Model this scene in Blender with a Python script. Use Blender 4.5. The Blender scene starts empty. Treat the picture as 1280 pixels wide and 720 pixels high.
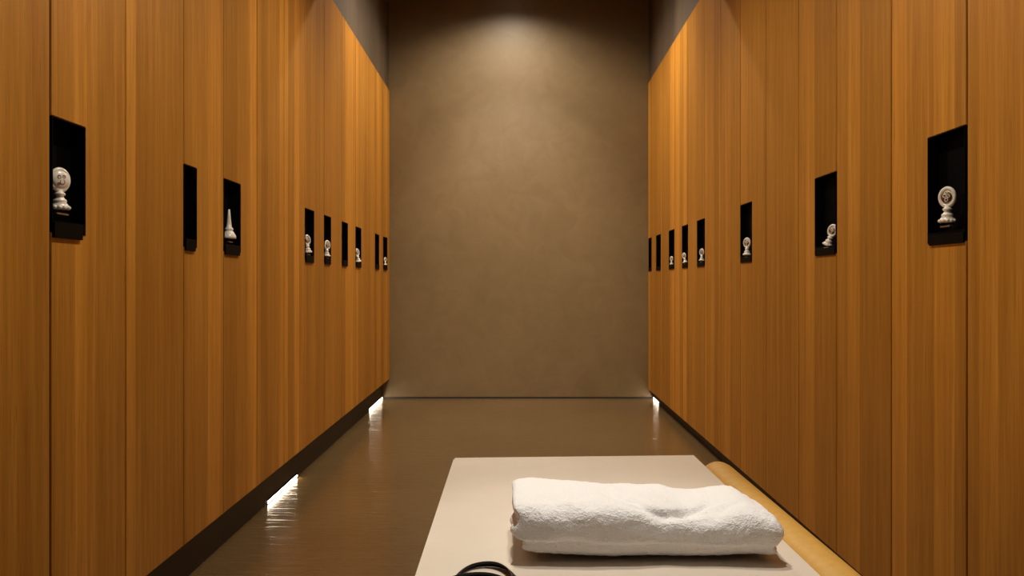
import bpy, bmesh, math, random
from mathutils import Vector, Matrix, noise

S = bpy.context.scene
C = S.collection
R = math.radians
F = 1100.0                     # focal length in pixels of the 1280 wide frame
EYE = 0.87

# ------------------------------------------------------------ camera, world, light, exposure
cam_d = bpy.data.cameras.new('camera')
cam = bpy.data.objects.new('camera', cam_d); C.objects.link(cam)
cam.location = (0, 0, EYE); cam.rotation_euler = (R(90), 0, 0)
cam_d.sensor_width = 36; cam_d.lens = 36 * F / 1280; cam_d.shift_y = -7 / 1280
cam_d.clip_start = 0.05
S.camera = cam

w = bpy.data.worlds.new('world'); S.world = w; w.use_nodes = True
w.node_tree.nodes['Background'].inputs[0].default_value = (1, .8, .6, 1)
w.node_tree.nodes['Background'].inputs[1].default_value = 0.02

S.view_settings.view_transform = 'Standard'
S.view_settings.look = 'None'
S.view_settings.gamma = 1
S.view_settings.use_curve_mapping = False
S.view_settings.exposure = 0.0

CEIL = 3.15
WARM = (1, .90, .75)
COOL = (1, .96, .90)
DROP, DROPY = 2.50, 4.45      # added unseen lower ceiling bringing the lamps nearer the doors, and where it ends
# (x, y, watts, spot angle, colour, aim point or None, label)
DOWNLIGHTS = [
    (0.0, 5.20, 102, 165, WARM, None, 'round recessed ceiling downlight on the aisle centre line at the far end'),
    (0.0, 3.45, 66, 165, WARM, None, 'round recessed ceiling downlight on the centre line beyond the bench'),
    (0.0, 1.75, 90, 165, WARM, None, 'round recessed ceiling downlight on the centre line over the bench'),
    (0.18, 1.30, 66, 42, COOL, None, 'narrow unseen ceiling spotlight added to brighten the bench and towel'),  # extra beam added to brighten only bench and towel
    (0.0, 0.20, 7, 165, WARM, None, 'round recessed ceiling downlight behind the viewer'),
    (-0.50, 5.05, 66, 88, WARM, None, 'ceiling spotlight nearest the far wall beside the left lockers'),
    (0.55, 5.25, 76, 88, WARM, None, 'ceiling spotlight nearest the far wall beside the right lockers'),
    (0.0, 6.0, 112, 138, WARM, None, 'ceiling spotlight washing the top of the far wall'),
    (0.0, 4.70, 300, 50, WARM, (0.03, 6.6, 1.15), 'unseen ceiling spotlight added to brighten the middle of the far wall')]  # added fill beam that lifts the far wall's centre
def lampz(y): return (DROP if y < DROPY else CEIL)
for x, y, e, a, col, aim, lab in DOWNLIGHTS:
    l = bpy.data.lights.new('downlight_lamp', 'SPOT')
    l.energy = e; l.spot_size = R(a); l.spot_blend = 1 if aim else .7; l.shadow_soft_size = .045; l.color = col
    o = bpy.data.objects.new('downlight_lamp', l); C.objects.link(o)
    o.location = (x, y, lampz(y) - .012)
    if aim:
        o.rotation_euler = (Vector(aim) - o.location).to_track_quat('-Z', 'Y').to_euler()

# ------------------------------------------------------------ helpers
def link(name, me, m=None, parent=None):
    o = bpy.data.objects.new(name, me); C.objects.link(o)
    if m:
        me.materials.append(m)
    if parent:
        o.parent = parent
    return o

def obj(name, bm, m, parent=None, smooth=False):
    me = bpy.data.meshes.new(name)
    bmesh.ops.recalc_face_normals(bm, faces=bm.faces)
    bm.to_mesh(me); bm.free()
    if smooth:
        me.polygons.foreach_set('use_smooth', [True] * len(me.polygons))
    return link(name, me, m, parent)

def empty(name, loc, rz=0):
    o = bpy.data.objects.new(name, None); C.objects.link(o)
    o.location = loc; o.rotation_euler = (0, 0, rz); o.empty_display_size = .05
    return o

def tag(o, label=None, cat=None, group=None, kind=None):
    if label: o['label'] = label
    if cat: o['category'] = cat
    if group: o['group'] = group
    if kind: o['kind'] = kind
    return o

def box(bm, a, b, bev=0):
    x0, y0, z0 = a; x1, y1, z1 = b
    r = bmesh.ops.create_cube(bm, size=1)
    for v in r['verts']:
        v.co = Vector((x0 + (v.co.x + .5) * (x1 - x0), y0 + (v.co.y + .5) * (y1 - y0), z0 + (v.co.z + .5) * (z1 - z0)))
    if bev:
        es = list({e for v in r['verts'] for e in v.link_edges})
        bmesh.ops.bevel(bm, geom=es, offset=bev, segments=3, affect='EDGES', profile=.6)

def prism(bm, pts, y0, y1):
    """extrude an outline in the local x-z plane from depth y0 to y1"""
    a = [bm.verts.new((x, y0, z)) for x, z in pts]
    b = [bm.verts.new((x, y1, z)) for x, z in pts]
    bm.faces.new(a); bm.faces.new(b[::-1])
    n = len(pts)
    for i in range(n):
        bm.faces.new((a[i], b[i], b[(i + 1) % n], a[(i + 1) % n]))

def poly_prism(bm, pts, z0, z1):
    a = [bm.verts.new((x, y, z0)) for x, y in pts]
    b = [bm.verts.new((x, y, z1)) for x, y in pts]
    bm.faces.new(a); bm.faces.new(b[::-1])
    n = len(pts)
    for i in range(n):
        bm.faces.new((a[i], b[i], b[(i + 1) % n], a[(i + 1) % n]))

def lathe(bm, prof, n=32, M=None):
    """surface of revolution about local z, profile = [(r, z)]"""
    rings = []
    for r, z in prof:
        if r < 1e-6:
            rings.append([bm.verts.new((0, 0, z))])
        else:
            rings.append([bm.verts.new((r * math.cos(2 * math.pi * k / n), r * math.sin(2 * math.pi * k / n), z)) for k in range(n)])
    for A, B in zip(rings, rings[1:]):
        for k in range(n):
            q = [A[k % len(A)], A[(k + 1) % len(A)], B[(k + 1) % len(B)], B[k % len(B)]]
            q = list(dict.fromkeys(q))
            if len(q) > 2:
                bm.faces.new(q)
    if M is not None:
        bmesh.ops.transform(bm, matrix=M, verts=[v for rg in rings for v in rg])

def torus(bm, R0, r0, M, n=36, m=10, sy=1.0):
    g = [[bm.verts.new(M @ Vector(((R0 + r0 * math.cos(b)) * math.cos(a), (R0 + r0 * math.cos(b)) * math.sin(a) * sy, r0 * math.sin(b))))
          for b in [2 * math.pi * j / m for j in range(m)]] for a in [2 * math.pi * i / n for i in range(n)]]
    for i in range(n):
        for j in range(m):
            bm.faces.new((g[i][j], g[(i + 1) % n][j], g[(i + 1) % n][(j + 1) % m], g[i][(j + 1) % m]))

# ------------------------------------------------------------ materials
class NT:
    def __init__(s, name):
        s.m = bpy.data.materials.new(name); s.m.use_nodes = True
        s.t = s.m.node_tree; s.b = s.t.nodes['Principled BSDF']
    def n(s, typ, **kw):
        nd = s.t.nodes.new(typ)
        for k, v in kw.items():
            if k.startswith('i_'):
                nd.inputs[k[2:].replace('_', ' ')].default_value = v
            else:
                setattr(nd, k, v)
        return nd
    def l(s, a, b): s.t.links.new(a, b)
    def ramp(s, stops):
        r = s.n('ShaderNodeValToRGB'); e = r.color_ramp.elements
        while len(e) < len(stops): e.new(.5)
        for q, (p, c) in zip(e, stops):
            q.position = p; q.color = (*c, 1) if len(c) == 3 else c
        return r
    def mapping(s, scale, coord='Object', offset=None):
        tc = s.n('ShaderNodeTexCoord'); mp = s.n('ShaderNodeMapping')
        mp.inputs['Scale'].default_value = scale
        s.l(tc.outputs[coord], mp.inputs['Vector'])
        if offset is not None: s.l(offset, mp.inputs['Location'])
        return mp

def simple(name, col, rough=.5, metal=0, spec=.5, emit=None, es=0):
    k = NT(name)
    k.b.inputs['Base Color'].default_value = (*col, 1)
    k.b.inputs['Roughness'].default_value = rough
    k.b.inputs['Metallic'].default_value = metal
    k.b.inputs['Specular IOR Level'].default_value = spec
    if emit:
        k.b.inputs['Emission Color'].default_value = (*emit, 1)
        k.b.inputs['Emission Strength'].default_value = es
    return k.m

def wood_material():
    k = NT('oak_veneer')
    oi = k.n('ShaderNodeObjectInfo')
    sc = k.n('ShaderNodeMath', operation='MULTIPLY'); k.l(oi.outputs['Random'], sc.inputs[0]); sc.inputs[1].default_value = 57.3
    cb = k.n('ShaderNodeCombineXYZ'); k.l(sc.outputs[0], cb.inputs[0]); k.l(sc.outputs[0], cb.inputs[2])
    # random width veneer strips running up the door
    tc = k.n('ShaderNodeTexCoord'); sx = k.n('ShaderNodeSeparateXYZ'); k.l(tc.outputs['Object'], sx.inputs[0])
    ma = k.n('ShaderNodeMath', operation='MULTIPLY_ADD'); k.l(sx.outputs[0], ma.inputs[0]); ma.inputs[1].default_value = 9
    k.l(sc.outputs[0], ma.inputs[2])
    vo = k.n('ShaderNodeTexVoronoi', voronoi_dimensions='1D'); k.l(ma.outputs[0], vo.inputs['W']); vo.inputs['Scale'].default_value = 1
    sepc = k.n('ShaderNodeSeparateColor'); k.l(vo.outputs['Color'], sepc.inputs[0])
    strip = k.ramp([(0, (.84, .83, .80)), (.45, (.98, .98, .97)), (.82, (1.05, 1.05, 1.04)), (1, (1.40, 1.42, 1.42))])
    k.l(sepc.outputs[0], strip.inputs[0])
    # one paler strip whose place on the door is kept in the object's colour (start, end, strength)
    so = k.n('ShaderNodeSeparateColor'); k.l(oi.outputs['Color'], so.inputs[0])
    g1 = k.n('ShaderNodeMath', operation='GREATER_THAN'); k.l(sx.outputs[0], g1.inputs[0]); k.l(so.outputs[0], g1.inputs[1])
    g2 = k.n('ShaderNodeMath', operation='LESS_THAN'); k.l(sx.outputs[0], g2.inputs[0]); k.l(so.outputs[1], g2.inputs[1])
    g3 = k.n('ShaderNodeMath', operation='MULTIPLY'); k.l(g1.outputs[0], g3.inputs[0]); k.l(g2.outputs[0], g3.inputs[1])
    pale = k.n('ShaderNodeMath', operation='MULTIPLY_ADD'); k.l(g3.outputs[0], pale.inputs[0]); k.l(so.outputs[2], pale.inputs[1]); pale.inputs[2].default_value = 1
    # long soft grain
    m1 = k.mapping((38, 38, 1.1), offset=cb.outputs[0])
    n1 = k.n('ShaderNodeTexNoise', i_Scale=1.0, i_Detail=4.0, i_Roughness=.6, i_Distortion=.35); k.l(m1.outputs[0], n1.inputs['Vector'])
    base = k.ramp([(.28, (.38, .152, .017)), (.5, (.45, .192, .023)), (.72, (.54, .244, .036))])
    k.l(n1.outputs['Fac'], base.inputs[0])
    # fine pores
    m2 = k.mapping((330, 330, 7), offset=cb.outputs[0])
    n2 = k.n('ShaderNodeTexNoise', i_Scale=1.0, i_Detail=2.0, i_Roughness=.5); k.l(m2.outputs[0], n2.inputs['Vector'])
    pores = k.ramp([(.3, (.80, .77, .72)), (.48, (1, 1, 1)), (.75, (1.08, 1.08, 1.06))]); k.l(n2.outputs['Fac'], pores.inputs[0])
    # short dark flecks
    m3 = k.mapping((150, 150, 9), offset=cb.outputs[0])
    n3 = k.n('ShaderNodeTexNoise', i_Scale=1.0, i_Detail=1.0); k.l(m3.outputs[0], n3.inputs['Vector'])
    fl = k.ramp([(.20, (.62, .58, .5)), (.30, (1, 1, 1))]); k.l(n3.outputs['Fac'], fl.inputs[0])
    c = base.outputs[0]
    for r in (strip, pores, fl):
        mx = k.n('ShaderNodeMix', data_type='RGBA', blend_type='MULTIPLY'); mx.inputs[0].default_value = 1
        k.l(c, mx.inputs[6]); k.l(r.outputs[0], mx.inputs[7]); c = mx.outputs[2]
    vm = k.n('ShaderNodeVectorMath', operation='SCALE'); k.l(c, vm.inputs[0]); k.l(pale.outputs[0], vm.inputs['Scale'])
    k.l(vm.outputs[0], k.b.inputs['Base Color'])
    k.b.inputs['Roughness'].default_value = .48
    k.b.inputs['Specular IOR Level'].default_value = .15
    bp = k.n('ShaderNodeBump', i_Strength=.12, i_Distance=.002); k.l(n2.outputs['Fac'], bp.inputs['Height']); k.l(bp.outputs[0], k.b.inputs['Normal'])
    return k.m

def plaster(name, dark, light, rough=.36, sc=1.0, stretch=(1, 1, 1), bump=.25):
    k = NT(name)
    m1 = k.mapping(tuple(1.1 * sc * s for s in stretch))
    n1 = k.n('ShaderNodeTexNoise', i_Scale=1.0, i_Detail=6.0, i_Roughness=.62, i_Distortion=.7); k.l(m1.outputs[0], n1.inputs['Vector'])
    r = k.ramp([(.3, dark), (.7, light)]); k.l(n1.outputs['Fac'], r.inputs[0])
    m2 = k.mapping(tuple(7 * sc * s for s in stretch))
    n2 = k.n('ShaderNodeTexNoise', i_Scale=1.0, i_Detail=5.0, i_Roughness=.6, i_Distortion=1.2); k.l(m2.outputs[0], n2.inputs['Vector'])
    r2 = k.ramp([(.3, (.92, .92, .92)), (.7, (1.06, 1.06, 1.06))]); k.l(n2.outputs['Fac'], r2.inputs[0])
    mx = k.n('ShaderNodeMix', data_type='RGBA', blend_type='MULTIPLY'); mx.inputs[0].default_value = 1
    k.l(r.outputs[0], mx.inputs[6]); k.l(r2.outputs[0], mx.inputs[7]); k.l(mx.outputs[2], k.b.inputs['Base Color'])
    rr = k.n('ShaderNodeMapRange'); rr.inputs['To Min'].default_value = rough - .06; rr.inputs['To Max'].default_value = rough + .08
    k.l(n2.outputs['Fac'], rr.inputs[0]); k.l(rr.outputs[0], k.b.inputs['Roughness'])
    bp = k.n('ShaderNodeBump', i_Strength=bump, i_Distance=.004); k.l(n2.outputs['Fac'], bp.inputs['Height']); k.l(bp.outputs[0], k.b.inputs['Normal'])
    return k.m

def floor_material():
    k = NT('polished_brown_floor')
    m1 = k.mapping((1.2, 1.2, 1.2))
    n1 = k.n('ShaderNodeTexNoise', i_Scale=1.0, i_Detail=5.0, i_Roughness=.6, i_Distortion=.5); k.l(m1.outputs[0], n1.inputs['Vector'])
    r = k.ramp([(.3, (.130, .078, .030)), (.7, (.160, .097, .039))]); k.l(n1.outputs['Fac'], r.inputs[0])
    k.l(r.outputs[0], k.b.inputs['Base Color'])
    k.b.inputs['Roughness'].default_value = .22
    k.b.inputs['Specular IOR Level'].default_value = .8
    m2 = k.mapping((3, 30, 1))
    n2 = k.n('ShaderNodeTexNoise', i_Scale=1.0, i_Detail=3.0, i_Roughness=.5, i_Distortion=.6); k.l(m2.outputs[0], n2.inputs['Vector'])
    bp = k.n('ShaderNodeBump', i_Strength=.5, i_Distance=.0050); k.l(n2.outputs['Fac'], bp.inputs['Height']); k.l(bp.outputs[0], k.b.inputs['Normal'])
    return k.m

def stone_material():
    k = NT('cream_stone')
    m1 = k.mapping((5, 5, 5))
    n1 = k.n('ShaderNodeTexNoise', i_Scale=1.0, i_Detail=6.0, i_Roughness=.6); k.l(m1.outputs[0], n1.inputs['Vector'])
    r = k.ramp([(.3, (.635, .555, .455)), (.7, (.69, .605, .505))]); k.l(n1.outputs['Fac'], r.inputs[0])
    k.l(r.outputs[0], k.b.inputs['Base Color'])
    k.b.inputs['Roughness'].default_value = .45
    return k.m

def terry_material():
    k = NT('white_terry')
    m1 = k.mapping((1, 1, 1))
    vo = k.n('ShaderNodeTexVoronoi', i_Scale=420.0); k.l(m1.outputs[0], vo.inputs['Vector'])
    n2 = k.n('ShaderNodeTexNoise', i_Scale=120.0, i_Detail=4.0); k.l(m1.outputs[0], n2.inputs['Vector'])
    ad = k.n('ShaderNodeMath', operation='ADD'); k.l(vo.outputs['Distance'], ad.inputs[0]); k.l(n2.outputs['Fac'], ad.inputs[1])
    bp = k.n('ShaderNodeBump', i_Strength=.55, i_Distance=.0022); k.l(ad.outputs[0], bp.inputs['Height']); k.l(bp.outputs[0], k.b.inputs['Normal'])
    k.b.inputs['Base Color'].default_value = (.93, .925, .92, 1)
    k.b.inputs['Roughness'].default_value = .95
    k.b.inputs['Specular IOR Level'].default_value = .1
    k.b.inputs['Sheen Weight'].default_value = .3
    return k.m

def leather_material():
    k = NT('tan_upholstery')
    m1 = k.mapping((60, 60, 60))
    n1 = k.n('ShaderNodeTexNoise', i_Scale=1.0, i_Detail=4.0); k.l(m1.outputs[0], n1.inputs['Vector'])
    r = k.ramp([(.3, (.52, .29, .055)), (.7, (.60, .345, .07))]); k.l(n1.outputs['Fac'], r.inputs[0])
    k.l(r.outputs[0], k.b.inputs['Base Color']); k.b.inputs['Roughness'].default_value = .5
    bp = k.n('ShaderNodeBump', i_Strength=.1, i_Distance=.001); k.l(n1.outputs['Fac'], bp.inputs['Height']); k.l(bp.outputs[0], k.b.inputs['Normal'])
    return k.m

WOOD = wood_material()
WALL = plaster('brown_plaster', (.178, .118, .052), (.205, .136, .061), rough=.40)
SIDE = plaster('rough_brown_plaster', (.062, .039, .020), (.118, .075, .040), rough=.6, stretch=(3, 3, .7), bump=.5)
CEILM = simple('ceiling_paint', (.07, .055, .045), .8)
FLOOR = floor_material()
STONE = stone_material()
TERRY = terry_material()
LEATHER = leather_material()
DARK = simple('dark_carcass', (.018, .009, .004), .7)
KICK = simple('dark_kick_board', (.022, .015, .009), .55)
BLACK = simple('black_metal', (.0015, .0015, .0018), .6, spec=.03)
BLACK2 = simple('black_satin_tab', (.002, .0018, .0018), .55, spec=.05)
IVORY = simple('ivory_enamel', (.92, .86, .74), .28, 0, .8)
BRONZE = simple('bronze_inlay', (.20, .10, .045), .4, .4)
RUBBER = simple('black_strap', (.006, .006, .006), .38, spec=.4)
STEEL = simple('brushed_steel', (.5, .48, .45), .35, 1)
LED = simple('led_diffuser', (.9, .9, .85), .5, emit=(1, .84, .62), es=26)
LENS = simple('lamp_lens', (.9, .9, .85), .5, emit=(1, .85, .66), es=14)

# ------------------------------------------------------------ the two locker lines
D = 6.60                                     # back wall
SL, WL = -4 / F, .894                        # left face: x = -(WL) + SL*y
SR, WR = 17 / F, .918                        # right face: x = WR + SR*y
def xl(y, d=0): return -WL + SL * y - d
def xr(y, d=0): return WR + SR * y + d
KL, KR = F * WL / 1000, F * WR / 1000        # metres of depth per unit of 1000/(pixels from vanishing point)
LB, LT = .146, 2.305                         # left lockers bottom / top
RB, RT = .070, 2.362                         # right lockers
DEP = .52
Y0 = -1.6                                    # wall behind the camera

# ------------------------------------------------------------ setting
bm = bmesh.new(); poly_prism(bm, [(-1.8, Y0 - .2), (2.0, Y0 - .2), (2.0, D + .3), (-1.8, D + .3)], -.12, 0)
tag(obj('floor', bm, FLOOR), kind='structure')
bm = bmesh.new(); poly_prism(bm, [(-1.8, Y0 - .2), (2.0, Y0 - .2), (2.0, D + .3), (-1.8, D + .3)], CEIL, CEIL + .1)
tag(obj('ceiling', bm, CEILM), kind='structure')
bm = bmesh.new(); poly_prism(bm, [(xl(Y0, -.002), Y0), (xr(Y0, -.002), Y0), (xr(DROPY, -.002), DROPY), (xl(DROPY, -.002), DROPY)], DROP, CEIL)
tag(obj('ceiling_near_added', bm, CEILM), kind='structure')  # added out of view so the lowered lamps brighten the upper doors
bm = bmesh.new(); box(bm, (-1.8, D, 0), (2.0, D + .2, CEIL))
tag(obj('wall_far', bm, WALL), kind='structure')
bm = bmesh.new(); box(bm, (-1.8, Y0 - .2, 0), (2.0, Y0, CEIL))
tag(obj('wall_behind', bm, WALL), kind='structure')

def side_wall(name, f, top, sgn):
    bm = bmesh.new()
    g = .004
    # bulkhead above the lockers, flush with their doors, and the wall behind them
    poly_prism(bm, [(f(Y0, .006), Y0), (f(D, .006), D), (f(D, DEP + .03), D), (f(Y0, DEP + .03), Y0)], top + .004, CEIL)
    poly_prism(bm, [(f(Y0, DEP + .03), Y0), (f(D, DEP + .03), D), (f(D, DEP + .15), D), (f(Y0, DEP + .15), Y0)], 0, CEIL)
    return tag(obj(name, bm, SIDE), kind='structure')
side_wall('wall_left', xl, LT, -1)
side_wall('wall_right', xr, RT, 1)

def kick(name, f, h, rec):
    bm = bmesh.new()
    poly_prism(bm, [(f(Y0, rec), Y0), (f(D, rec), D), (f(D, DEP), D), (f(Y0, DEP), Y0)], 0, h - .003)
    return tag(obj(name, bm, KICK), kind='structure')
RECL, RECR = .055, .040
kick('baseboard_left', xl, LB, RECL)
kick('baseboard_right', xr, RB, RECR)
# thin dark baseboard where the far wall meets the floor
bm = bmesh.new(); box(bm, (xl(D, .05), D - .010, 0), (xr(D, .038), D, .012))
tag(obj('baseboard_far', bm, KICK), kind='structure')

# ------------------------------------------------------------ lockers
def door_mesh(wd, h, x0, x1, notch):
    """door front outline between x0 and x1 (local), notch = (a, b, z0, z1) cut from one edge or None"""
    bm = bmesh.new()
    if not notch:
        pts = [(x0, 0), (x1, 0), (x1, h), (x0, h)]
    else:
        a, b, z0, z1 = notch
        if a <= x0 + .001:
            pts = [(x0, 0), (x1, 0), (x1, h), (x0, h), (x0, z1), (b, z1), (b, z0), (x0, z0)]
        else:
            pts = [(x0, 0), (x1, 0), (x1, z0), (a, z0), (a, z1), (x1, z1), (x1, h), (x0, h)]
    prism(bm, pts, 0, .021)
    bmesh.ops.recalc_face_normals(bm, faces=bm.faces)
    es = [e for e in bm.edges if abs(e.verts[0].co.y) < 1e-6 and abs(e.verts[1].co.y) < 1e-6]
    bmesh.ops.bevel(bm, geom=es, offset=.0012, segments=2, affect='EDGES')
    return bm

def knob(parent, x, y, z, s, style, tilt, yaw):
    """pale ornamental knob on its black plate: engraved round head, neck, flared foot; and the thin bar below it"""
    front = Matrix.Rotation(R(90), 4, 'X')          # disc faces local -y
    base = Matrix.Translation((x, y, z)) @ Matrix.Rotation(R(yaw), 4, 'Z') @ Matrix.Rotation(R(tilt), 4, 'Y') @ Matrix.Scale(s, 4)
    bm = bmesh.new()
    if style == 'spire':
        lathe(bm, [(0, .098), (.003, .096), (.005, .075), (.0075, .05), (.009, .038), (.013, .034), (.014, .030), (.011, .027),
                   (.015, .022), (.021, .012), (.023, .006), (.0225, 0), (0, 0)], 24, base)
        obj('lock_knob', bm, IVORY, parent, True)
    else:
        hz = .054
        # foot and neck
        lathe(bm, [(0, .036), (.005, .036), (.006, .031), (.0095, .029), (.010, .026), (.0065, .023), (.008, .019), (.012, .016),
                   (.0125, .013), (.0115, .011), (.015, .006), (.0175, .001), (.017, -.002), (0, -.002)], 24, base)
        # scalloped edge of the foot
        for q in range(7):
            an = math.pi * q / 6
            mm = base @ Matrix.Translation((.0155 * math.cos(an), -.0155 * math.sin(an), .001)) @ Matrix.Scale(.0042, 4)
            bmesh.ops.create_icosphere(bm, subdivisions=2, radius=1, matrix=mm)
        # head
        hm = base @ Matrix.Translation((0, 0, hz)) @ front
        torus(bm, .0165, .0042, hm, sy=1.18)
        lathe(bm, [(0, -.004), (.015, -.004), (.015, .0015), (.010, .0030), (0, .0034)], 28, hm)
        if style == 'face':
            lathe(bm, [(0, -.012), (.012, -.010), (.018, -.004), (.0192, .001), (.017, .0045), (.012, .0072), (0, .0088)], 28, hm)
        k = obj('lock_knob', bm, IVORY, parent, True)
        # engraved ornament on the head
        bm = bmesh.new()
        zf = .0095 if style == 'face' else .0040
        if style != 'face':
            lathe(bm, [(0, .0030), (.0125, .0030), (.0125, .0042), (0, .0046)], 28, hm)
        t = hm @ Matrix.Translation((0, 0, zf))
        if style == 'face':
            for px, pz, rr in ((-.005, .005, .003), (.004, .006, .0024), (.001, -.004, .0045), (-.006, -.008, .002)):
                torus(bm, rr, .0009, t @ Matrix.Translation((px, pz, -.0018)), 16, 6)
        obj('engraving', bm, BRONZE, parent, True)
        if style != 'face':
            bm = bmesh.new()
            for px, pz, rr in ((-.004, .003, .0035), (.0045, .002, .003), (0, -.006, .0035), (.001, .0085, .002)):
                torus(bm, rr, .0010, t @ Matrix.Translation((px, pz, .0008)), 16, 6)
            obj('filigree', bm, IVORY, parent, True)
    bm = bmesh.new()
    box(bm, (x - .021 * s, y - .006, z - .0125 * s), (x + .023 * s, y + .002, z - .0092 * s), .0004)
    obj('bar', bm, STEEL, parent)

LK_GROUP = {'left': 'oak lockers in the left row', 'right': 'oak lockers in the right row'}
ORD = ['', 'first', 'second', 'third', 'fourth', 'fifth', 'sixth', 'seventh', 'eighth', 'ninth', 'tenth', 'eleventh', 'twelfth',
       'thirteenth', 'fourteenth', 'fifteenth', 'sixteenth', 'seventeenth']

# (row, count from the far wall): start, end, strength of the pale veneer strip
PALE = {('right', 12): (0, .088, .38), ('right', 3): (.39, .55, .35), ('right', 4): (0, .19, .25), ('left', 8): (.17, .37, .3),
        ('left', 5): (.10, .33, .3), ('left', 10): (.25, .37, .2), ('right', 13): (.05, .12, .2), ('left', 13): (.1, .2, .15)}
def locker(side, ya, yb, n, lock, gap):
    """ya near seam, yb far seam (metres of depth); lock = dict or None; n counts from the far wall"""
    wd = yb - ya
    left = side == 'left'
    bot, top = (LB, LT) if left else (RB, RT)
    h = top - bot
    if left:
        root = empty('locker', (xl(ya), ya, bot), math.atan2(1, SL))
    else:
        root = empty('locker', (xr(yb), yb, bot), math.atan2(-1, -SR))
    # local x runs along the row, y into the cabinet; near edge is x=0 on the left row, x=wd on the right row
    g = gap / 2
    notch = None; zz0, zz1 = (.968 - bot, 1.197 - bot) if left else (.957 - bot, 1.199 - bot)
    x0, x1 = .0015, wd - .0015
    x0 = g if left else .002
    x1 = wd - .002 if left else wd - g
    if lock:
        u, pw = lock.get('u', 0), lock['w']
        a = x0 + u; b = x0 + u + pw
        if not left:
            a, b = x1 - u - pw, x1 - u
        if lock.get('far'):
            a, b = (x0, x0 + pw) if not left else (x1 - pw, x1)
        notch = (a, b, zz0, zz1)
    # carcass with back, sides, top, bottom
    bm = bmesh.new()
    cx0, cx1 = .001, wd - .001
    box(bm, (cx0, .05, 0), (cx0 + .016, DEP, h)); box(bm, (cx1 - .016, .05, 0), (cx1, DEP, h))
    box(bm, (cx0 + .016, .05, 0), (cx1 - .016, DEP, .016)); box(bm, (cx0 + .016, .05, h - .016), (cx1 - .016, DEP, h))
    box(bm, (cx0 + .016, DEP - .01, .016), (cx1 - .016, DEP, h - .016))
    if not lock: box(bm, (cx0, .0235, 0), (cx0 + .016, .05, h)) if left else box(bm, (cx1 - .016, .0235, 0), (cx1, .05, h))
    obj('carcass', bm, DARK, root)
    door = obj('door', door_mesh(wd, h, x0, x1, notch), WOOD, root)
    door.color = (*PALE.get((side, n), (0, 0, 0)), 1)
    if lock:
        a, b = notch[0], notch[1]
        e = .0008; t = .0035; dp = .0445; rec = lock.get('rec', .016)
        bm = bmesh.new()
        box(bm, (a + e, -.0015, zz0 + e), (a + t, dp, zz1 - e)); box(bm, (b - t, -.0015, zz0 + e), (b - e, dp, zz1 - e))
        box(bm, (a + t, -.0015, zz1 - t), (b - t, dp, zz1 - e)); box(bm, (a + t, -.0015, zz0 + e), (b - t, dp, zz0 + .024))
        box(bm, (a + t, rec + .008, zz0 + .024), (b - t, dp, zz1 - t))
        obj('lock_housing', bm, BLACK, door)
        bm = bmesh.new()
        if left:
            box(bm, (a + .002, -.006, zz0 - .010), (b - .022, -.0002, zz0 + .021), .0008)
        else:
            box(bm, (a + .012, -.004, zz0 - .004), (b - .004, -.0002, zz0 + .018), .0008)
        obj('flap', bm, BLACK2, door)
        if lock.get('knob'):
            kx = lock['k']; kx = (a + kx) if left else (b - kx)
            knob(door, kx, lock.get('ky', .003), lock.get('kz', 1.02) - bot, lock.get('s', 1), lock['knob'], lock.get('tilt', 0), -34 if left else 36)
    if lock and lock.get('knob'):
        what = lock['text']
    elif lock:
        what = 'with empty black lock niche'
    else:
        what = 'with plain door and no niche'
    tag(root, f"oak locker {what}, {side} row, {ORD[n]} from far wall", 'locker', LK_GROUP[side])
    return root

sl = [.66, 1.02, 1.38, 1.744, 2.088, 2.460, 2.805, 3.175, 3.559, 3.922, 4.33, 4.79, 5.22, 5.60, 5.98, 6.37, 6.708]
LL = {3: dict(w=.138, knob='face', k=.062, ky=.015, rec=.022, kz=1.020, s=1.06, tilt=0, text='with round pale knob at niche edge'),
      5: dict(w=.098),
      6: dict(w=.170, knob='spire', k=.098, ky=.015, rec=.022, kz=1.012, s=.98, text='with pale cone shaped knob'),
      9: dict(w=.178, knob='ring', k=.07, kz=1.005, tilt=-6, text='with small pale knob'),
      10: dict(w=.160, knob='ring', k=.072, kz=1.00, tilt=4, text='with small pale knob'),
      11: dict(w=.170),
      12: dict(w=.190, knob='ring', k=.105, kz=.995, tilt=-12, text='with small tilted knob'),
      14: dict(w=.175),
      15: dict(w=.20, knob='ring', k=.12, kz=.998, s=.7, tilt=0, text='with tiny pale knob')}
for i in range(len(sl) - 1):
    locker('left', sl[i] * KL, min(sl[i + 1] * KL, D - .003), len(sl) - 1 - i, LL.get(i), .009 if i == 3 else .006)

sr = [.72, 1.08, 1.44, 1.812, 2.186, 2.571, 2.930, 3.328, 3.724, 4.102, 4.460, 4.926, 5.376, 5.917, 6.35, 6.534]
LR = {3: dict(w=.174, knob='ring', k=.088, kz=1.003, s=.98, text='with pale ring headed knob'),
      5: dict(w=.190, knob='ring', k=.083, kz=.985, s=.84, tilt=22, text='with leaning pale knob'),
      7: dict(w=.190, far=1, knob='ring', k=.092, kz=.985, s=.92, text='with upright round knob'),
      10: dict(w=.200, knob='ring', k=.092, kz=.985, s=.8, text='with small upright knob'),
      11: dict(w=.180, knob='ring', k=.095, kz=.985, s=.75, tilt=-14, text='with small leaning knob'),
      12: dict(w=.200, knob='ring', k=.12, kz=.985, s=.65, text='with tiny pale knob'),
      13: dict(w=.200),
      14: dict(w=.150)}
for i in range(len(sr) - 1):
    locker('right', sr[i] * KR, min(sr[i + 1] * KR, D - .003), len(sr) - 1 - i, LR.get(i), .008)

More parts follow.
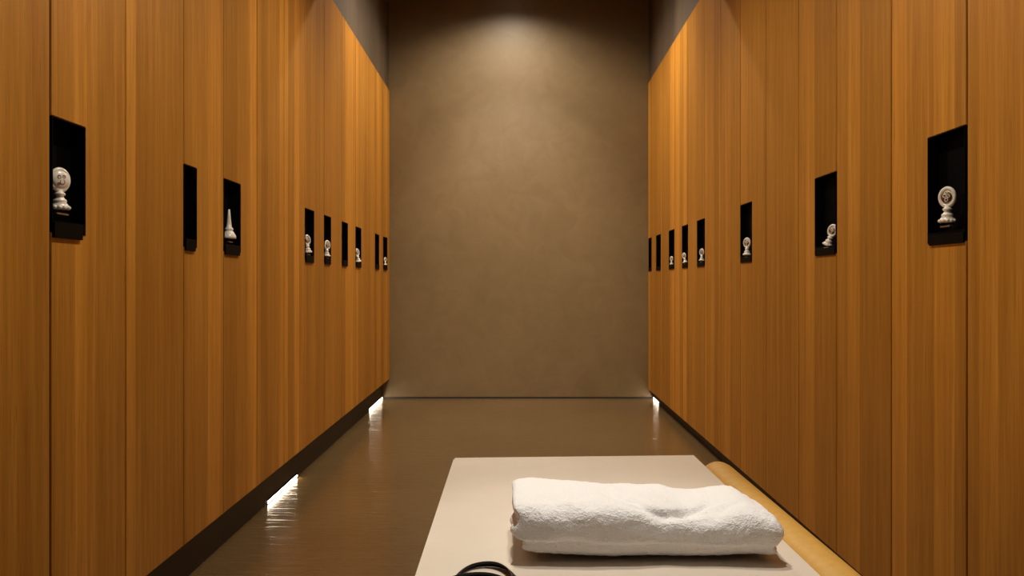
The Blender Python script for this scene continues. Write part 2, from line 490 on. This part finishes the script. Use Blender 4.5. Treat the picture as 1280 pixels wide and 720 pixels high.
# ------------------------------------------------------------ plinth lights at the foot of the kick boards
def plinth_light(side, ya, yb, label):
    left = side == 'left'
    f, rec = (xl, RECL) if left else (xr, RECR)
    sg = 1 if left else -1
    ln = yb - ya
    root = empty('plinth_light', (f(ya, rec), ya, 0), math.atan2(1, SL) if left else math.atan2(1, SR))
    s = -1 if left else 1       # local y towards the corridor is -1 on the left row, +1 on the right row
    def b(bm, x0, y0, z0, x1, y1, z1, bev=0):
        box(bm, (x0, min(s * y0, s * y1), z0), (x1, max(s * y0, s * y1), z1), bev)
    bm = bmesh.new()
    b(bm, 0, .0005, .0005, ln, .006, .004); b(bm, 0, .0005, 0.015, ln, .008, .018)
    b(bm, 0, .0005, .004, .003, .006, .015); b(bm, ln - .003, .0005, .004, ln, .006, .015)
    obj('housing', bm, BLACK, root)
    bm = bmesh.new(); b(bm, .003, .001, .004, ln - .003, .005, .015)
    obj('diffuser', bm, LED, root)
    tag(root, label, 'light', 'plinth lights under the lockers')
plinth_light('left', 3.44, 3.93, 'glowing plinth light under the middle of the left locker row')
plinth_light('left', 5.95, 6.57, 'glowing plinth light under the left lockers beside the far wall')
plinth_light('right', 6.30, 6.57, 'small glowing plinth light under the right lockers by the far wall')

# ceiling downlight fittings (they hold the lamps)
for x, y, e, a, col, aim, lab in DOWNLIGHTS:
    root = empty('downlight', (x, y, lampz(y)))
    bm = bmesh.new(); lathe(bm, [(.050, 0), (.062, 0), (.062, -.005), (.050, -.007), (.050, 0)], 40)
    obj('trim_ring', bm, BLACK, root, False)
    bm = bmesh.new(); lathe(bm, [(0, -.001), (.049, -.001), (.049, -.004), (0, -.004)], 40)
    obj('lens', bm, LENS, root)
    tag(root, lab, 'light', 'ceiling downlights')

# ------------------------------------------------------------ bench
BT = .45
bx0, bx1, by0, by1 = -.140, .445, 1.02, 2.125
bench = empty('bench', ((bx0 + bx1) / 2, (by0 + by1) / 2, 0))
tag(bench, 'low cream stone bench with a tan rolled side, in the aisle under the towel', 'bench')
inv = Matrix.Translation(-Vector(bench.location))
bm = bmesh.new()
poly_prism(bm, [(bx0, by0), (bx1, by0), (bx1, by1 + .018), (bx0, by1 - .015)], BT - .05, BT)
bmesh.ops.bevel(bm, geom=list(bm.edges), offset=.0035, segments=3, affect='EDGES')
bmesh.ops.transform(bm, matrix=inv, verts=bm.verts)
obj('seat_slab', bm, STONE, bench)
bm = bmesh.new()
box(bm, (bx0 + .06, by0 + .06, 0), (bx1 - .04, by1 - .08, BT - .05), .004)
bmesh.ops.transform(bm, matrix=inv, verts=bm.verts)
obj('base', bm, KICK, bench)
bm = bmesh.new()
rr = .045
prof = [(0, 0), (rr * .55, .002), (rr * .85, .009), (rr * .97, .022), (rr, .04)]
LNG = by1 - by0
full = prof + [(rr, z) for z in (LNG * .25, LNG * .5, LNG * .75)] + [(r, LNG - z) for r, z in prof[::-1]]
lathe(bm, full, 40, Matrix.Translation((.4915, by0, .3985)) @ Matrix.Rotation(R(-90), 4, 'X'))
bmesh.ops.transform(bm, matrix=inv, verts=bm.verts)
b_ = obj('side_roll', bm, LEATHER, bench, True); b_['label'] = 'tan upholstered roll along the right edge'
for yy in (by0 + .2, by1 - .3):
    bm = bmesh.new(); box(bm, (bx1 - .04, yy, BT - .075), (.478, yy + .05, BT - .055))
    bmesh.ops.transform(bm, matrix=inv, verts=bm.verts)
    obj('bracket', bm, KICK, bench)

# ------------------------------------------------------------ towel
def sstep(a, b, x):
    t = max(0, min(1, (x - a) / (b - a))); return t * t * (3 - 2 * t)
def towel():
    bm = bmesh.new()
    NU, NV = 230, 200
    L = .396; A = .106; H = .087
    ex = 4.6
    def prof(v):
        a = 2 * math.pi * v
        c, s = math.cos(a), math.sin(a)
        return (math.copysign(abs(c) ** (2 / ex), c), math.copysign(abs(s) ** (2 / 3.4), s))
    def place(u, v, shrink):
        py, pz = prof(v)
        x = (u - .5) * L
        hgt = H * (1 + .05 * math.sin(u * 5.2 + 1.2)) * (1 - .10 * sstep(.55, .70, u) + .05 * sstep(.72, .86, u) - .16 * sstep(.88, 1.0, u))
        dep = A * (1 + .03 * math.sin(u * 7 + .5))
        y = py * dep * shrink; z = (pz * .5 * shrink + .5) * hgt
        # rounded end: the top layer overhangs the lower one on the left
        zz = z / H
        fr = Vector((x, y, z))
        # large slumps and fold dents
        n1 = noise.noise(Vector((x * 9 + 3, y * 10, z * 12)))
        n2 = noise.noise(Vector((x * 24, y * 26 + 7, z * 30)))
        n3 = noise.noise(Vector((x * 75, y * 75, z * 75 + 5)))
        n4 = noise.noise(Vector((x * 210, y * 210, z * 210 + 9)))
        nr = Vector((0, py, pz)).normalized()
        up = max(0, zz - .15)
        d = .005 * n1 + .0032 * n2 * sstep(.1, .5, zz) + .0012 * n3 + .0008 * n4
        # diagonal creases on the front upper face
        for (cx, cy, ang, ln, wd_, am) in ((-.030, -.040, -.85, .045, .010, .010), (.060, -.078, .35, .045, .010, .013), (.085, -.050, .65, .050, .009, .011),
                                           (.005, -.085, -.35, .035, .009, .008), (.130, -.060, .75, .040, .010, .008), (-.12, -.055, .20, .06, .014, .005),
                                           (.030, .020, -.4, .05, .02, .006)):
            dx, dy = x - cx, y - cy
            a_ = dx * math.cos(ang) + dy * math.sin(ang); b_ = -dx * math.sin(ang) + dy * math.cos(ang)
            d -= am * math.exp(-(a_ / ln) ** 2 - (b_ / wd_) ** 2) * sstep(.35, .7, zz)
        # top flap laid over the lower folds, its ragged edge low on the front
        edge = .38 + .06 * noise.noise(Vector((x * 14, 3, 1))) - .10 * (u - .3) + .02 * noise.noise(Vector((x * 60, 1, 4)))
        if py < .3:
            d -= .0065 * (1 - sstep(edge - .05, edge + .04, zz)) * sstep(.3, -.6, py) if False else .0065 * (1 - sstep(edge - .05, edge + .04, zz)) * (1 if py < -.3 else 0)
        fr += nr * d
        # ends: overhang left, soft
        e0 = sstep(.12, 0, u) if False else 1 - sstep(0, .10, u)
        e1 = sstep(.90, 1, u)
        lower = 1 - sstep(.22, .50, zz)
        fr.x += e0 * .014 * lower - e0 * .004 * math.sin(zz * 14) - e0 * .003 * n2
        fr.x += -e1 * .004 * lower + e1 * .003 * math.sin(zz * 15) + e1 * .004 * n2
        fr.x -= e1 * .018 * sstep(-.02, .09, y) * sstep(.4, .9, zz)
        fr.z += e0 * .004 * lower * (1 if py < 0 else 0)
        fr.z = max(fr.z, .0012)
        return fr
    rows = []
    # rounded cap rings
    caps = [(.0, .05), (.0, .30), (.0, .5), (.0, .68), (.0, .82), (.0, .90), (.004, .945), (.012, .975), (.022, .99)]
    for u, s in caps:
        rows.append((u, s))
    for i in range(NU + 1):
        rows.append((.035 + .93 * i / NU, 1))
    for u, s in caps[::-1]:
        rows.append((1 - u, s))
    g = []
    for k, (u, s) in enumerate(rows):
        ring = []
        for j in range(NV):
            p = place(u, j / NV, s)
            if s < .93:      # spiral fold ridges on the end faces
                p.x += (1 if u < .5 else -1) * .0028 * math.sin(s * 26 + j / NV * 6.28)
            ring.append(bm.verts.new(p))
        g.append(ring)
    for A_, B_ in zip(g, g[1:]):
        for j in range(NV):
            bm.faces.new((A_[j], A_[(j + 1) % NV], B_[(j + 1) % NV], B_[j]))
    bm.faces.new(g[0][::-1]); bm.faces.new(g[-1])
    return bm
tw = obj('towel', towel(), TERRY, None, True)
tw.location = (.203, 1.406, BT + .0003); tw.rotation_euler = (0, 0, R(-.6))
tag(tw, 'folded fluffy white terry towel lying on the cream bench', 'towel')

# ------------------------------------------------------------ black strap loop at the near edge of the bench
def strap():
    bm = bmesh.new()
    # one band coiled two turns, standing on its edge and leaning outwards
    N = 200
    ring = []
    for i in range(N + 1):
        q = i / N
        a = R(-150) + 4 * math.pi * q
        k = sstep(.40, .62, q)
        cx = -.036 + .046 * math.cos(a) - k * .012 + k * .010 * math.cos(a)
        cy = 1.228 + .072 * math.sin(a) - k * .036 + k * .012 * math.sin(a) * -1
        ox, oy = math.cos(a), math.sin(a) * .8
        lean = .5 + .6 * max(0, math.cos(a - .6))
        hgt = .0078 + .003 * math.cos(a - .7)
        t = .0018
        def P(h, off):
            return bm.verts.new((cx + ox * (off - lean * h), cy + oy * (off - lean * h), BT + .0006 + h))
        ring.append([P(0, 0), P(hgt * .5, .0006), P(hgt, 0), P(hgt, -t), P(hgt * .5, -t + .0004), P(0, -t)])
    for A_, B_ in zip(ring, ring[1:]):
        for j in range(6):
            bm.faces.new((A_[j], A_[(j + 1) % 6], B_[(j + 1) % 6], B_[j]))
    bm.faces.new(ring[0][::-1]); bm.faces.new(ring[-1])
    return bm
st = obj('wrist_strap', strap(), RUBBER, None, True)
tag(st, 'black looped strap lying at the near edge of the cream bench', 'strap')
